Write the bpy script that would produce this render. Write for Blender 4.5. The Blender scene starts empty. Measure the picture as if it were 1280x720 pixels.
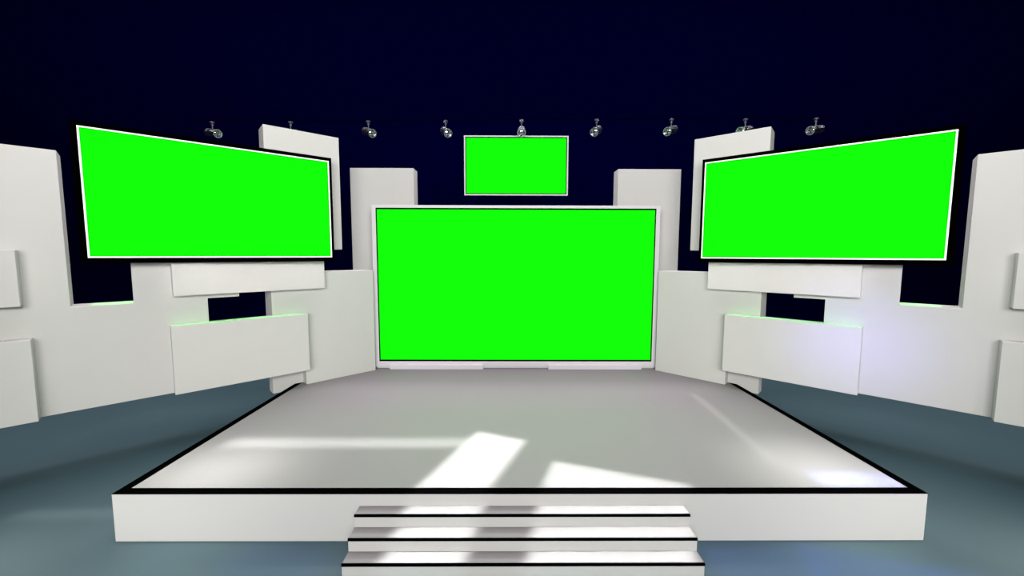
import bpy, bmesh, math
from mathutils import Vector, Matrix

C = bpy.context.scene.collection
PI = math.pi

# ------------------------------------------------------------------ materials
def mat(name, base=(0.5, 0.5, 0.5), rough=0.5, metal=0.0, spec=0.5, noise=0.0, nscale=6.0, bump=0.0, bscale=60.0,
        rough_var=0.0):
    m = bpy.data.materials.new(name); m.use_nodes = True
    nt = m.node_tree; b = nt.nodes['Principled BSDF']
    b.inputs['Base Color'].default_value = (*base, 1)
    b.inputs['Roughness'].default_value = rough
    b.inputs['Metallic'].default_value = metal
    b.inputs['Specular IOR Level'].default_value = spec
    tc = nt.nodes.new('ShaderNodeTexCoord')
    if noise:
        n = nt.nodes.new('ShaderNodeTexNoise'); n.inputs['Scale'].default_value = nscale; n.inputs['Detail'].default_value = 4
        nt.links.new(tc.outputs['Object'], n.inputs['Vector'])
        r = nt.nodes.new('ShaderNodeValToRGB')
        lo = tuple(c * (1 - noise) for c in base); hi = tuple(min(1, c * (1 + noise)) for c in base)
        r.color_ramp.elements[0].color = (*lo, 1); r.color_ramp.elements[1].color = (*hi, 1)
        r.color_ramp.elements[0].position = 0.3; r.color_ramp.elements[1].position = 0.7
        nt.links.new(n.outputs['Fac'], r.inputs['Fac']); nt.links.new(r.outputs['Color'], b.inputs['Base Color'])
    if rough_var:
        n2 = nt.nodes.new('ShaderNodeTexNoise'); n2.inputs['Scale'].default_value = 1.4
        nt.links.new(tc.outputs['Object'], n2.inputs['Vector'])
        mr = nt.nodes.new('ShaderNodeMapRange')
        mr.inputs['To Min'].default_value = rough - rough_var; mr.inputs['To Max'].default_value = rough + rough_var
        nt.links.new(n2.outputs['Fac'], mr.inputs['Value']); nt.links.new(mr.outputs['Result'], b.inputs['Roughness'])
    if bump:
        n3 = nt.nodes.new('ShaderNodeTexNoise'); n3.inputs['Scale'].default_value = bscale
        nt.links.new(tc.outputs['Object'], n3.inputs['Vector'])
        bp = nt.nodes.new('ShaderNodeBump'); bp.inputs['Strength'].default_value = bump; bp.inputs['Distance'].default_value = 0.002
        nt.links.new(n3.outputs['Fac'], bp.inputs['Height']); nt.links.new(bp.outputs['Normal'], b.inputs['Normal'])
    return m

def emit(name, col, s=1.0):
    m = bpy.data.materials.new(name); m.use_nodes = True
    nt = m.node_tree; b = nt.nodes['Principled BSDF']
    b.inputs['Base Color'].default_value = (0, 0, 0, 1); b.inputs['Specular IOR Level'].default_value = 0
    b.inputs['Emission Color'].default_value = (*col, 1); b.inputs['Emission Strength'].default_value = s
    return m

M_WHITE = mat('set_white_paint', (0.425, 0.421, 0.406), 0.62, spec=0.25, noise=0.012, nscale=3)
M_DECK = mat('stage_deck_grey', (0.14, 0.1385, 0.135), 0.55, spec=0.3, noise=0.012, nscale=2)
M_STEP = mat('step_white', (0.42, 0.418, 0.408), 0.55, spec=0.3)
M_BLACK = mat('black_trim', (0.0004, 0.0004, 0.0005), 0.8, spec=0.0)
M_BEZEL = mat('black_bezel', (0.0004, 0.0004, 0.0005), 0.8, spec=0.0)
M_FRAME = mat('white_screen_frame', (0.46, 0.45, 0.47), 0.45, spec=0.4)
M_LINE = mat('white_inlay', (0.92, 0.92, 0.92), 0.4, spec=0.4)
M_NAVY = mat('navy_drape', (0.0002, 0.0002, 0.019), 0.95, spec=0.0)
M_PIPE = mat('navy_pipe', (0.0003, 0.0003, 0.006), 0.9, spec=0.0)
M_FLOOR = mat('teal_studio_floor', (0.027, 0.053, 0.061), 0.45, spec=0.35, noise=0.05, nscale=0.8, rough_var=0.05)
M_GREEN = emit('chroma_green_display', (0.0065, 1.0, 0.0035), 1.0)
M_CHROME = mat('polished_metal', (0.55, 0.56, 0.60), 0.26, metal=1.0)
M_DARKMETAL = mat('grey_metal', (0.10, 0.10, 0.13), 0.45, metal=0.6)
M_LENS = mat('lens_glass', (0.55, 0.6, 0.62), 0.08, metal=0.9)
M_BAFFLE = mat('baffle_black', (0.01, 0.01, 0.012), 0.4, spec=0.3)

# ------------------------------------------------------------------ helpers
def tag(o, label=None, cat=None, group=None, kind=None):
    if label: o['label'] = label
    if cat: o['category'] = cat
    if group: o['group'] = group
    if kind: o['kind'] = kind
    return o

def empty(name, loc=(0, 0, 0), rz=0.0):
    o = bpy.data.objects.new(name, None); o.empty_display_size = 0.2
    o.location = loc; o.rotation_euler = (0, 0, rz); C.objects.link(o)
    return o

def obj(name, bm, m, parent=None, bevel=0.0, smooth=False):
    bmesh.ops.recalc_face_normals(bm, faces=bm.faces)
    me = bpy.data.meshes.new(name); bm.to_mesh(me); bm.free()
    me.materials.append(m)
    o = bpy.data.objects.new(name, me); C.objects.link(o)
    if parent: o.parent = parent
    if smooth:
        for p in me.polygons: p.use_smooth = True
    if bevel:
        bv = o.modifiers.new('bevel', 'BEVEL'); bv.width = bevel; bv.segments = 2; bv.limit_method = 'ANGLE'
        bv.angle_limit = math.radians(40)
    return o

def add_prism(bm, pts0, pts1):
    a = [bm.verts.new(p) for p in pts0]; b = [bm.verts.new(p) for p in pts1]
    bm.faces.new(a); bm.faces.new(list(reversed(b)))
    n = len(a)
    for i in range(n):
        j = (i + 1) % n
        bm.faces.new((a[i], b[i], b[j], a[j]))

def add_box(bm, x0, x1, y0, y1, z0, z1):
    p = [(x0, y0), (x1, y0), (x1, y1), (x0, y1)]
    add_prism(bm, [(x, y, z0) for x, y in p], [(x, y, z1) for x, y in p])

def box(name, x0, x1, y0, y1, z0, z1, m, parent=None, bevel=0.0):
    bm = bmesh.new(); add_box(bm, x0, x1, y0, y1, z0, z1)
    return obj(name, bm, m, parent, bevel)

def frame_bm(x0, x1, z0, z1, ix0, ix1, iz0, iz1, y0, y1):
    """a rectangular ring (front at y0) with a rectangular hole"""
    bm = bmesh.new()
    o = [(x0, z0), (x1, z0), (x1, z1), (x0, z1)]; i = [(ix0, iz0), (ix1, iz0), (ix1, iz1), (ix0, iz1)]
    V = {}
    for k, pts in (('o', o), ('i', i)):
        for yy in (y0, y1):
            V[k, yy] = [bm.verts.new((x, yy, z)) for x, z in pts]
    for a in range(4):
        b = (a + 1) % 4
        bm.faces.new((V['o', y0][a], V['o', y0][b], V['i', y0][b], V['i', y0][a]))
        bm.faces.new((V['o', y1][a], V['o', y1][b], V['i', y1][b], V['i', y1][a]))
        bm.faces.new((V['o', y0][a], V['o', y0][b], V['o', y1][b], V['o', y1][a]))
        bm.faces.new((V['i', y0][a], V['i', y0][b], V['i', y1][b], V['i', y1][a]))
    return bm

def tube_bm(p0, p1, r, seg=16):
    bm = bmesh.new(); p0 = Vector(p0); p1 = Vector(p1); d = (p1 - p0).normalized()
    a = d.orthogonal().normalized(); b = d.cross(a)
    r0 = [p0 + (a * math.cos(t) + b * math.sin(t)) * r for t in [2 * PI * k / seg for k in range(seg)]]
    r1 = [p + (p1 - p0) for p in r0]
    add_prism(bm, r0, r1)
    return bm

def lathe_bm(profile, seg=28):
    """profile of (radius, y) turned about the local Y axis; open ends are closed by radius 0 points"""
    bm = bmesh.new(); rings = []
    for r, y in profile:
        if r < 1e-6: rings.append([bm.verts.new((0, y, 0))])
        else: rings.append([bm.verts.new((r * math.cos(2 * PI * k / seg), y, r * math.sin(2 * PI * k / seg))) for k in range(seg)])
    for A, B in zip(rings, rings[1:]):
        for k in range(seg):
            j = (k + 1) % seg
            if len(A) == 1 and len(B) == 1: continue
            if len(A) == 1: bm.faces.new((A[0], B[k], B[j]))
            elif len(B) == 1: bm.faces.new((A[k], A[j], B[0]))
            else: bm.faces.new((A[k], A[j], B[j], B[k]))
    return bm

# ------------------------------------------------------------------ the dark studio round the set
RX, RY0, RY1, RH, RZ = 20.0, -8.0, 14.5, 12.0, 5.76
f = box('floor', -RX, RX, RY0, RY1, -0.1, 0.0, M_FLOOR); tag(f, 'dark teal glossy studio floor around the white stage', 'floor', kind='structure')
f = box('ceiling', -RX, RX, RY0, RY1, RH, RH + 0.1, M_NAVY); tag(f, 'plain dark navy ceiling high above the studio', 'ceiling', kind='structure')
f = box('wall_back', -RX, RX, RY1, RY1 + 0.1, 0, RH, M_NAVY); tag(f, 'plain dark navy back wall behind the screens', 'wall', kind='structure')
f = box('wall_left', -RX - 0.1, -RX, RY0, RY1, 0, RH, M_NAVY); tag(f, 'dark navy studio wall far to the left', 'wall', kind='structure')
f = box('wall_right', RX, RX + 0.1, RY0, RY1, 0, RH, M_NAVY); tag(f, 'dark navy studio wall far to the right', 'wall', kind='structure')

# ------------------------------------------------------------------ wall-plane coordinates
AL = math.radians(43.5)
P0 = Vector((-4.0, 7.37, 0))
def wp(side, u, d, z):
    e = Vector((math.cos(AL), math.sin(AL), 0)); n = Vector((math.sin(AL), -math.cos(AL), 0))
    p = P0 + e * u + n * d
    return Vector((p.x * (-side), p.y, z))          # side -1 = left, +1 = right (mirror image)

# ------------------------------------------------------------------ stage
HS = 0.517
YF, HW = 3.916, 4.241
t = empty('stage_platform', (0, YF, 0))
def dd(u, d=-0.195): p = wp(-1, u, d, 0); return (p.x, p.y)
c0 = dd(-0.142); c1 = dd(1.70)
outline = [(-HW, YF), (HW, YF), (HW, c0[1] - 0.004), (-c1[0], c1[1]), (c1[0], c1[1]), (-HW, c0[1] - 0.004)]
bm = bmesh.new()
add_prism(bm, [(x, y - YF, 0.0) for x, y in outline], [(x, y - YF, HS) for x, y in outline])
obj('platform_body', bm, M_DECK, t)
# white front and side facings (the deck top is a greyer finish)
bm = bmesh.new()
add_box(bm, -HW - 0.004, HW + 0.004, -0.006, 0.0, 0.0, HS - 0.001)
obj('front_fascia', bm, M_STEP, t)
for s in (-1, 1):
    x0, x1 = sorted((s * HW, s * (HW + 0.004)))
    box('side_fascia', x0, x1, 0, c0[1] - YF - 0.012, 0.0, HS - 0.001, M_STEP, t)
# black edging strip on three sides
bm = bmesh.new()
TW = 0.098
e1 = [(-HW - 0.004, -0.008), (HW + 0.004, -0.008), (HW + 0.004, c0[1] - YF - 0.012), (HW - TW, c0[1] - YF + 0.075), (HW - TW, TW), (-HW + TW, TW),
      (-HW + TW, c0[1] - YF + 0.075), (-HW - 0.004, c0[1] - YF - 0.012)]
add_prism(bm, [(x, y, HS - 0.001) for x, y in e1], [(x, y, HS + 0.004) for x, y in e1])
o = obj('edge_trim', bm, M_BLACK, t); o['label'] = 'black edging strip around the deck'
tag(t, 'large low white stage platform with grey deck and black edge', 'stage')

# steps
t = empty('stage_steps', (0, 3.6, 0))
SW = 1.69
for ht, yf, yb in ((0.388, 3.766, 3.907), (0.259, 3.600, 3.907), (0.129, 3.443, 3.907)):
    st = box('step', -SW, SW, yf - 3.6, yb - 3.6, (0.0 if ht < 0.2 else ht - 0.129), ht - 0.004, M_STEP, t)
    o = box('tread', -SW, SW, yf - 3.6, yb - 3.6, ht - 0.004, ht, M_DECK, st); o['label'] = 'grey step tread'
    nb = bmesh.new(); add_box(nb, -SW - 0.003, SW + 0.003, yf - 0.004 - 3.6, yf + 0.012 - 3.6, ht - 0.022, ht + 0.002)
    o = obj('nosing', nb, M_BLACK, st); o['label'] = 'thin black nosing along the step edge'
tag(t, 'three white steps with black nosings at the stage front', 'steps')

# ------------------------------------------------------------------ screens
t = empty('main_screen', (0, 8.42, HS + 0.001))
z = -HS
obj('frame', frame_bm(-3.045, 3.045, 0.553 + z, 4.025 + z, -2.957, 2.957, 0.678 + z, 3.966 + z, 0.0, 0.10), M_FRAME, t, bevel=0.006)['label'] = 'white outer frame'
obj('bezel', frame_bm(-2.957, 2.957, 0.678 + z, 3.966 + z, -2.935, 2.935, 0.714 + z, 3.937 + z, 0.004, 0.09), M_BEZEL, t)['label'] = 'thin black bezel line'
box('display', -2.937, 2.937, 0.012, 0.08, 0.712 + z, 3.939 + z, M_GREEN, t)['label'] = 'plain bright green display'
box('back_cover', -2.99, 2.99, 0.08, 0.13, 0.62 + z, 3.99 + z, M_BEZEL, t)
for s in (-1, 1):
    x0, x1 = sorted((s * 0.705, s * 2.722))
    box('foot', x0, x1, -0.06, 0.16, 0.0, 0.098, M_FRAME, t, bevel=0.005)
box('base', -3.03, 3.03, 0.045, 0.16, 0.0, 0.04, M_FRAME, t)
tag(t, 'largest green screen, white-framed, standing at the back of the stage', 'screen')

t = empty('hanging_screen', (0, 8.7, 4.27))
z = -4.27
obj('frame', frame_bm(-1.122, 1.122, 4.272 + z, 5.533 + z, -1.092, 1.092, 4.30 + z, 5.505 + z, 0, 0.07), M_FRAME, t, bevel=0.004)['label'] = 'thin white frame'
obj('bezel', frame_bm(-1.092, 1.092, 4.30 + z, 5.505 + z, -1.076, 1.076, 4.317 + z, 5.489 + z, 0.003, 0.06), M_BEZEL, t)['label'] = 'thin black bezel line'
box('display', -1.078, 1.078, 0.010, 0.055, 4.315 + z, 5.491 + z, M_GREEN, t)['label'] = 'plain bright green display'
box('back_cover', -1.09, 1.09, 0.055, 0.10, 4.31 + z, 5.50 + z, M_BEZEL, t)
obj('wall_arm', tube_bm((0.02, 0.09, 0.62), (0.06, 5.72, 1.85), 0.05), M_PIPE, t)
tag(t, 'small green screen hanging high above the main screen', 'screen')

# side screens
A2 = math.radians(39.3)
SC = Vector((-4.582, 6.288, 0))
def sp(side, u, d, z):
    e = Vector((math.cos(A2), math.sin(A2), 0)); n = Vector((math.sin(A2), -math.cos(A2), 0))
    p = SC + e * u + n * d
    return Vector((p.x * (-side), p.y, z))
SZ = 2.865
def local_box_prism(side, mp, u0, u1, d0, d1, z0, z1, org):
    bm = bmesh.new()
    q = [(u0, d0), (u1, d0), (u1, d1), (u0, d1)]
    add_prism(bm, [mp(side, u, d, z0) - org for u, d in q], [mp(side, u, d, z1) - org for u, d in q])
    return bm
def ring_on(side, mp, org, o, i, d0, d1):
    bm = frame_bm(o[0], o[1], o[2], o[3], i[0], i[1], i[2], i[3], d0, d1)
    for v in bm.verts: v.co = mp(side, v.co.x, v.co.y, v.co.z) - org
    return bm
for side, nm, lab in ((-1, 'left', 'large slanted green screen in black frame on the left of the stage'),
                      (1, 'right', 'large slanted green screen in black frame on the right of the stage')):
    org = sp(side, 0, -0.04, SZ)
    t = empty('side_screen', org)
    bo = (-1.60, 1.59, 2.865, 4.715); li = (-1.530, 1.547, 2.937, 4.657); gr = (-1.511, 1.529, 2.956, 4.639)
    obj('frame', ring_on(side, sp, org, bo, li, 0.0, -0.09), M_BEZEL, t)['label'] = 'wide matte black frame'
    obj('inner_border', ring_on(side, sp, org, li, gr, -0.002, -0.07), M_LINE, t)['label'] = 'thin white line around the display'
    obj('display', local_box_prism(side, sp, gr[0] - .002, gr[1] + .002, -0.006, -0.06, gr[2] - .002, gr[3] + .002, org), M_GREEN, t)['label'] = 'plain bright green display'
    obj('back_cover', local_box_prism(side, sp, -1.56, 1.55, -0.06, -0.10, 2.9, 4.69, org), M_BEZEL, t)
    obj('mounting_bracket', local_box_prism(side, sp, 0.75, 1.35, -0.10, -0.35, 3.5, 4.3, org), M_BEZEL, t)
    obj('added_light_bar', local_box_prism(side, sp, -1.5, 1.5, -0.10, -0.15, 2.96, 3.02, org), M_BEZEL, t)  # added unseen box, stands in as source of the green light
    tag(t, lab, 'screen')

# white panels behind the side screens
A3 = math.radians(40.3)
for side, lab in ((-1, 'tall white slab panel behind the left slanted screen'), (1, 'tall white slab panel behind the right slanted screen')):
    base = sp(-1, 0.604, -0.35, 0)
    e = Vector((math.cos(A3), math.sin(A3), 0)); n = Vector((math.sin(A3), -math.cos(A3), 0))
    def mp(side, u, d, z, base=base, e=e, n=n):
        p = base + e * u + n * d
        return Vector((p.x * (-side), p.y, z))
    org = mp(side, 0.6, -0.2, 3.085)
    t = empty('tall_slab', org)
    bm = local_box_prism(side, mp, 0.0, 1.235, 0.0, -0.42, 3.085, 5.195, org)
    obj('slab', bm, M_WHITE, t, bevel=0.006)
    c = mp(side, 0.62, -0.4, 4.1); cam = Vector((-0.136, 0, 3)); far = cam + (c - cam) * (14.4 / c.y)
    obj('wall_arm', tube_bm(c - org, far - org, 0.05), M_PIPE, t)
    tag(t, lab, 'panel')

# upright panels behind the main screen
for s, lab in ((-1, 'upright white block panel behind the main screen at its left'), (1, 'upright white block panel behind the main screen at its right')):
    x0, x1 = sorted((s * 3.698, s * 2.283))
    o = box('upright_panel', x0 - s * 2.99, x1 - s * 2.99, 0, 0.36, 0, 4.905, M_WHITE, None, bevel=0.006)
    o.location = (s * 2.99, 9.0, 0)
    tag(o, lab, 'panel')

# ------------------------------------------------------------------ white set walls with cut-outs, and relief panels on them
def prism_wall(name, side, poly, d0, d1, parent, org, m=M_WHITE, bevel=0.006):
    bm = bmesh.new()
    add_prism(bm, [wp(side, u, d0, z) - org for u, z in poly], [wp(side, u, d1, z) - org for u, z in poly])
    return obj(name, bm, m, parent, bevel)

T = 0.42
for side, nm in ((-1, 'left'), (1, 'right')):
    # outer wall: tower, sill of the big cut-out, post and arm over the small opening
    org = wp(side, -2.9, 0, 0.822)
    poly = [(-4.75, 0.822), (-1.42, 0.822), (-1.42, 2.278), (-0.993, 2.278), (-0.993, 2.95), (-2.288, 2.95), (-2.288, 2.27),
            (-2.91, 2.27), (-2.91, 4.347), (-4.75, 4.347)]
    o = prism_wall('outer_flat', side, poly, -T, 0.0, None, org)
    o.location = org
    tag(o, 'tall white outer set wall with square cut-out at the far ' + nm, 'set wall')
    # inner wall on the stage
    org = wp(side, 0.5, 0, HS)
    t = empty('inner_flat', org)
    front = [(-0.518, 1.0), (0.0, 1.0), (0.0, HS + 0.001), (1.37, HS + 0.001), (1.37, 2.658), (-0.518, 2.658)]
    prism_wall('front_layer', side, front, -0.2, 0.0, t, org, bevel=0.004)
    back = [(-0.518, 0.41), (1.37, 0.41), (1.37, 2.658), (-0.518, 2.658)]
    prism_wall('back_layer', side, back, -0.45, -0.2, t, org, bevel=0.0)
    tag(t, 'low white wall along the %s edge of the stage beside the main screen' % nm, 'set wall')
    # lower relief panel
    org = wp(side, -0.95, 0, 0.83)
    plan = [(-1.906, 0.18), (0.018, 0.18), (0.018, 0.002), (-0.53, 0.002), (-0.53, -0.06), (-1.408, -0.06), (-1.408, 0.002), (-1.906, 0.002)]
    bm = bmesh.new()
    add_prism(bm, [wp(side, u, d, 0.832) - org for u, d in plan], [wp(side, u, d, 1.897) - org for u, d in plan])
    o = obj('scenic_slab', bm, M_WHITE, None, bevel=0.006); o.location = org
    tag(o, 'white relief panel, lower of two below the %s slanted screen' % nm, 'panel')
    # upper relief panel
    org = wp(side, -0.75, 0, 2.35)
    o = obj('scenic_slab', local_box_prism(side, wp, -1.85, 0.337, 0.0, 0.18, 2.352, 2.90, org), M_WHITE, None, bevel=0.006); o.location = org
    tag(o, 'long narrow white relief panel directly under the %s slanted screen' % nm, 'panel')
    # two blocks at the picture's edge
    org = wp(side, -3.9, 0, 2.32)
    o = obj('scenic_block', local_box_prism(side, wp, -4.7, -3.314, 0.0, 0.18, 2.325, 3.037, org), M_WHITE, None, bevel=0.006); o.location = org
    tag(o, 'small white block on the far %s wall, the upper of two' % nm, 'panel')
    org = wp(side, -3.9, 0, 0.81)
    o = obj('scenic_block', local_box_prism(side, wp, -4.7, -3.262, 0.0, 0.18, 0.822, 1.897, org), M_WHITE, None, bevel=0.006); o.location = org
    tag(o, 'white block low on the far %s wall, the lower of two' % nm, 'panel')

# ------------------------------------------------------------------ nine spotlights under the ceiling
pos = [(-6.25, 5.681), (-4.648, 5.689), (-3.05, 5.712), (-1.462, 5.727), (0.103, 5.75), (1.654, 5.766), (3.20, 5.781), (4.733, 5.788), (6.20, 5.811)]
names = ['leftmost chrome spotlight of the ceiling row, above the left slanted screen',
         'second chrome spotlight from left, mostly hidden behind the left white slab panel',
         'third chrome spotlight from left, hanging above the left upright white panel',
         'chrome spotlight hanging just left of the small hanging green screen',
         'middle chrome spotlight directly above the small hanging green screen',
         'chrome spotlight hanging just right of the small hanging green screen',
         'third chrome spotlight from right, above the right upright white panel',
         'second chrome spotlight from right, half hidden behind the right white slab panel',
         'rightmost chrome spotlight of the ceiling row, above the right slanted screen']
L, RAD = 0.42, 0.080
def make_spot():
    t = empty('stage_spotlight')
    obj('mount_plate', lathe_bm([(0, 0), (0.045, 0), (0.045, 0.02), (0, 0.02)], 20), M_DARKMETAL, t).rotation_euler = (PI / 2, 0, 0)
    obj('swivel_joint', lathe_bm([(0, -0.06), (0.02, -0.055), (0.028, -0.04), (0.02, -0.025), (0, -0.02)], 16), M_DARKMETAL, t, smooth=True).rotation_euler = (PI / 2, 0, 0)
    obj('stem', tube_bm((0, 0, 0.0), (0, 0, -0.15), 0.011, 12), M_DARKMETAL, t)
    body = obj('housing', lathe_bm([(0, 0.5 * L), (RAD * 0.72, 0.5 * L), (RAD * 0.97, 0.46 * L), (RAD, 0.40 * L), (RAD, -0.47 * L), (RAD * 1.08, -0.47 * L),
                                    (RAD * 1.08, -0.5 * L), (RAD * 0.9, -0.5 * L), (RAD * 0.86, -0.40 * L), (0, -0.40 * L)]), M_CHROME, t)
    for p in body.data.polygons: p.use_smooth = True
    es = body.modifiers.new('split', 'EDGE_SPLIT'); es.split_angle = math.radians(35)
    lens = obj('lens', lathe_bm([(RAD * 0.86, -0.41 * L), (RAD * 0.7, -0.435 * L), (RAD * 0.35, -0.455 * L), (0, -0.46 * L)]), M_LENS, body, smooth=True)
    bm = bmesh.new()
    add_box(bm, -0.006, 0.006, -0.49 * L, -0.465 * L, -RAD * 0.9, RAD * 0.9)
    add_box(bm, -RAD * 0.9, RAD * 0.9, -0.49 * L, -0.465 * L, -0.006, 0.006)
    obj('cross_baffle', bm, M_BAFFLE, body)
    return t, body
proto, pbody = make_spot()
def dup(root):
    r = root.copy(); C.objects.link(r); kids = {}
    for ch in list(root.children):
        c = ch.copy(); C.objects.link(c); c.parent = r
        if ch.name.startswith('housing'): kids['housing'] = c
        for g in list(ch.children):
            d = g.copy(); C.objects.link(d); d.parent = c
    return r, kids['housing']
spots = [(proto, pbody)] + [dup(proto) for _ in range(8)]
for (o, b), (x, zz), lab in zip(spots, pos, names):
    k = (RZ - 0.02 - 3.0) / (zz - 0.01 - 3.0)
    X, Y = (x + 0.136) * k - 0.136, 8.4 * k
    o.location = (X, Y, RZ - 0.02)
    d = (Vector((0, 5.0, 4.0)) - Vector((X, Y, RZ - 0.2))).normalized()
    b.rotation_euler = (-d).to_track_quat('Y', 'Z').to_euler()
    b.location = (0, 0, -0.15 - RAD * 0.95 + 0.02)
    tag(o, lab, 'spotlight', 'spotlights in a row under the ceiling')

t = empty('lighting_pipe', (0, 8.4, RZ))
pa, pb = spots[0][0].location, spots[-1][0].location
da = (pb - pa); A = pa - da * 0.04; B = pb + da * 0.04; A.z = B.z = RZ + 0.0185
off = Vector((0, 8.4, RZ))
obj('pipe', tube_bm(A - off, B - off, 0.018, 12), M_PIPE, t)
for q in (0.06, 0.5, 0.94):
    p = A.lerp(B, q) - off
    obj('suspension_cable', tube_bm(p, (p.x, p.y, RH - RZ), 0.004, 8), M_PIPE, t)
tag(t, 'thin navy lighting pipe carrying the row of chrome spotlights', 'pipe')

# ------------------------------------------------------------------ lights
def area(name, loc, target, sx, sy, power, col=(1, 1, 1), spread=180.0, roll=None):
    l = bpy.data.lights.new(name, 'AREA'); l.shape = 'RECTANGLE'; l.size = sx; l.size_y = sy
    l.energy = power; l.color = col; l.spread = math.radians(spread)
    o = bpy.data.objects.new(name, l); C.objects.link(o); o.location = loc
    d = (Vector(target) - Vector(loc)).normalized()
    if roll is None:
        o.rotation_euler = d.to_track_quat('-Z', 'Y').to_euler()
    else:
        xa = Vector((roll[0], roll[1], 0)); xa = (xa - d * xa.dot(d)).normalized(); za = -d; ya = za.cross(xa)
        o.rotation_euler = Matrix((xa, ya, za)).transposed().to_euler()
    return o

area('key_softbox', (0, -4.5, 5.6), (0, 7.0, 4.2), 6.5, 1.6, 700, (1.0, 0.985, 0.955))
area('upper_key_softbox', (0, -4.5, 4.0), (0, 7.0, 5.0), 7.0, 1.6, 420, (1.0, 0.99, 0.965), spread=110)
for sx in (-1, 1):
    area('side_key', (-sx * 2.0, -2.0, 5.0), (sx * 6.0, 6.0, 6.5), 2.0, 1.2, 155, (1.0, 0.99, 0.965), spread=80)
    c = wp(sx, -0.76, 0.18, 2.62); n = wp(sx, 0, 1, 0) - wp(sx, 0, 0, 0)
    area('slab_fill', c + n * 11.0 + Vector((0, 0, 0.5)), c, 2.3, 0.5, 1.5, (1.0, 0.99, 0.965), spread=2.5)  # added lamp shaped to brighten the upper relief panel alone

area('overhead_wash', (0, 6.7, 9.8), (0, 6.7, 0.0), 26.0, 8.4, 1230, (1.0, 0.93, 0.985), spread=80)
for sx in (-1, 1):
    area('stage_front_fill', (sx * 5.0, -2.5, 2.2), (sx * 4.3, 3.9, 0.25), 3.0, 0.3, 20, (1.0, 0.985, 0.95), spread=40)
area('green_spill_offset', (0, 7.6, 9.9), (0, 7.4, 0.5), 6.0, 1.2, 24, (1.0, 0.0, 1.0), spread=20)  # added magenta lamp, offsets the green screen spill on the deck
area('rear_fill', (0, 10.4, 10.6), (0, 5.0, 2.0), 7.0, 1.2, 900, (1.0, 0.97, 0.99))  # added unseen lamp to brighten the end faces of the set
area('back_wall_fill', (0, 10.5, 11.6), (0, 14.5, 7.5), 40.0, 0.6, 480)  # added unseen lamp to even out the navy back wall
area('back_wall_low_fill', (0, 10.8, 0.3), (0, 14.5, 2.0), 34.0, 0.4, 130)  # added lamp hidden behind the set, lifts the lower back wall
for side in (-1, 1):
    e = wp(side, 1, 0, 0) - wp(side, 0, 0, 0)
    area('under_flat_fill', wp(side, -3.3, -0.21, 0.80), wp(side, -3.3, -0.21, 0), 3.4, 0.3, 3.5, (1.0, 0.98, 1.0), roll=(e.x, e.y))  # added unseen lamp, fills the dark floor band below the outer wall
# narrow beams that draw the bright shapes on the deck, the steps and the floor
def beam(name, x, y, sx, sy, power, col=(1, 1, 1), spread=2.0, roll=(1, 0), z=9.0):
    area(name, (x, y, z), (x, y, 0), sx, sy, power, col, spread, roll)
beam('beam_strip', -0.68, 4.16, 0.72, 2.3, 26, spread=1.4, roll=(0.927, -0.375))
beam('beam_streak', -2.25, 5.03, 3.2, 0.24, 6, spread=2.0)
beam('beam_patch', 0.83, 3.50, 1.5, 1.7, 38, spread=1.4, roll=(0.945, -0.33))
beam('beam_line', 3.11, 5.7, 0.10, 2.3, 0.6, spread=1.5, roll=(1, -0.04))
beam('beam_floor_streak', -4.95, 4.36, 1.7, 0.12, 1.1, (1.0, 0.72, 0.62), spread=2.0, roll=(1, 0.04))
beam('beam_blue', 3.70, 4.17, 0.85, 0.27, 3.6, (0.3, 0.4, 1.0), spread=0.8, roll=(1, -0.12))
beam('blue_right', 2.35, 3.25, 1.1, 1.2, 5.5, (0.1, 0.22, 1.0), spread=2.5)
beam('blue_edge', 3.77, 3.20, 2.1, 0.8, 8, (0.12, 0.16, 1.0), spread=1.5, roll=(0.954, -0.30))
beam('blue_left', -2.4, 3.25, 1.0, 1.2, 3.0, (0.1, 0.26, 1.0), spread=5)
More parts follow.
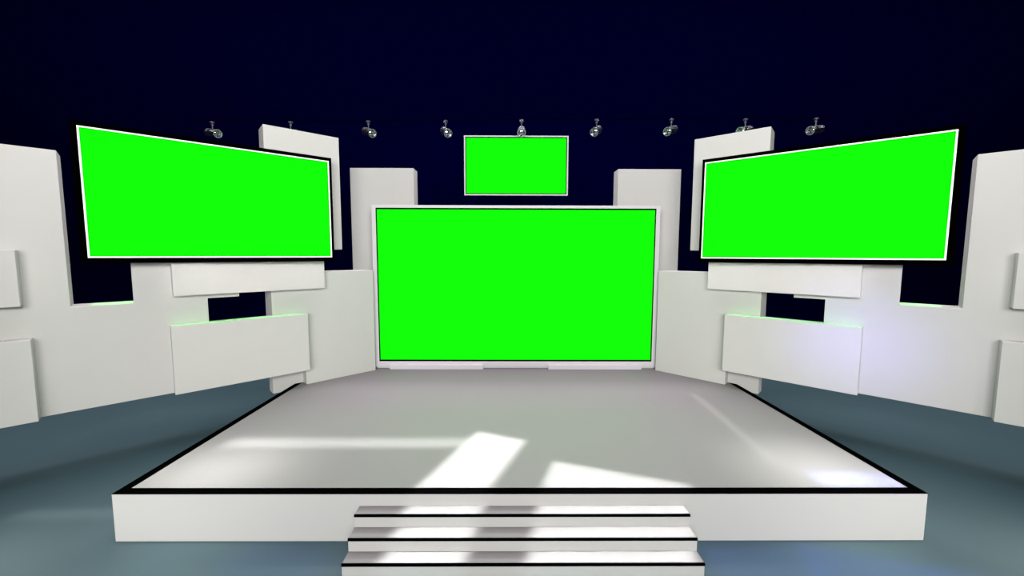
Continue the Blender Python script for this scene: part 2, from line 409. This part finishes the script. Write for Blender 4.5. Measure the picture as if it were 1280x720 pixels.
for sx in (-1, 1):
    beam('deck_pool', sx * 3.5, 4.3, 0.9, 0.6, 15, (1.0, 0.99, 0.95), spread=14)
    beam('floor_pool', sx * 5.3, 3.3, 1.0, 0.8, 16, (1.0, 0.70, 0.60), spread=15)
area('wall_blue', (-3.0, -2.0, 5.5), (6.6, 7.3, 1.0), 1.0, 0.5, 5, (0.35, 0.35, 1.0), spread=11)
# added unseen green lamps that tint the panel tops and sills
for side in (-1, 1):
    e = wp(side, 1, 0, 0) - wp(side, 0, 0, 0)
    area('added_green_light', wp(side, -0.95, 0.40, 2.845), wp(side, -0.95, 0.09, 1.9), 1.9, 0.09, 2.2, (0.12, 1.0, 0.12), spread=4, roll=(e.x, e.y))
    area('added_green_light', wp(side, -2.5, -0.15, 2.98), wp(side, -2.5, -0.18, 2.27), 0.42, 0.3, 1.5, (0.12, 1.0, 0.12), spread=6, roll=(e.x, e.y))

# ------------------------------------------------------------------ world, camera, colour management
w = bpy.data.worlds.new('World'); bpy.context.scene.world = w; w.use_nodes = True
bg = w.node_tree.nodes['Background']; bg.inputs['Color'].default_value = (0.0, 0.0, 0.012, 1); bg.inputs['Strength'].default_value = 0.3

cam = bpy.data.cameras.new('camera'); co = bpy.data.objects.new('camera', cam); C.objects.link(co)
cam.sensor_width = 36; cam.lens = 13.883; cam.clip_start = 0.05; cam.clip_end = 200
th, ya, ro = math.radians(4.873), math.radians(0.346), math.radians(0.158)
fw = Vector((math.sin(ya) * math.cos(th), math.cos(ya) * math.cos(th), -math.sin(th)))
rt = Vector((math.cos(ya), -math.sin(ya), 0)); up = rt.cross(fw)
r2 = math.cos(ro) * rt + math.sin(ro) * up; u2 = -math.sin(ro) * rt + math.cos(ro) * up
mw = Matrix((r2, u2, -fw)).transposed().to_4x4(); mw.translation = Vector((-0.136, 0, 3.0))
co.matrix_world = mw
bpy.context.scene.camera = co

sc = bpy.context.scene
sc.view_settings.view_transform = 'Standard'; sc.view_settings.look = 'None'
sc.view_settings.gamma = 1.0; sc.view_settings.exposure = 0.0
sc.view_settings.use_curve_mapping = False
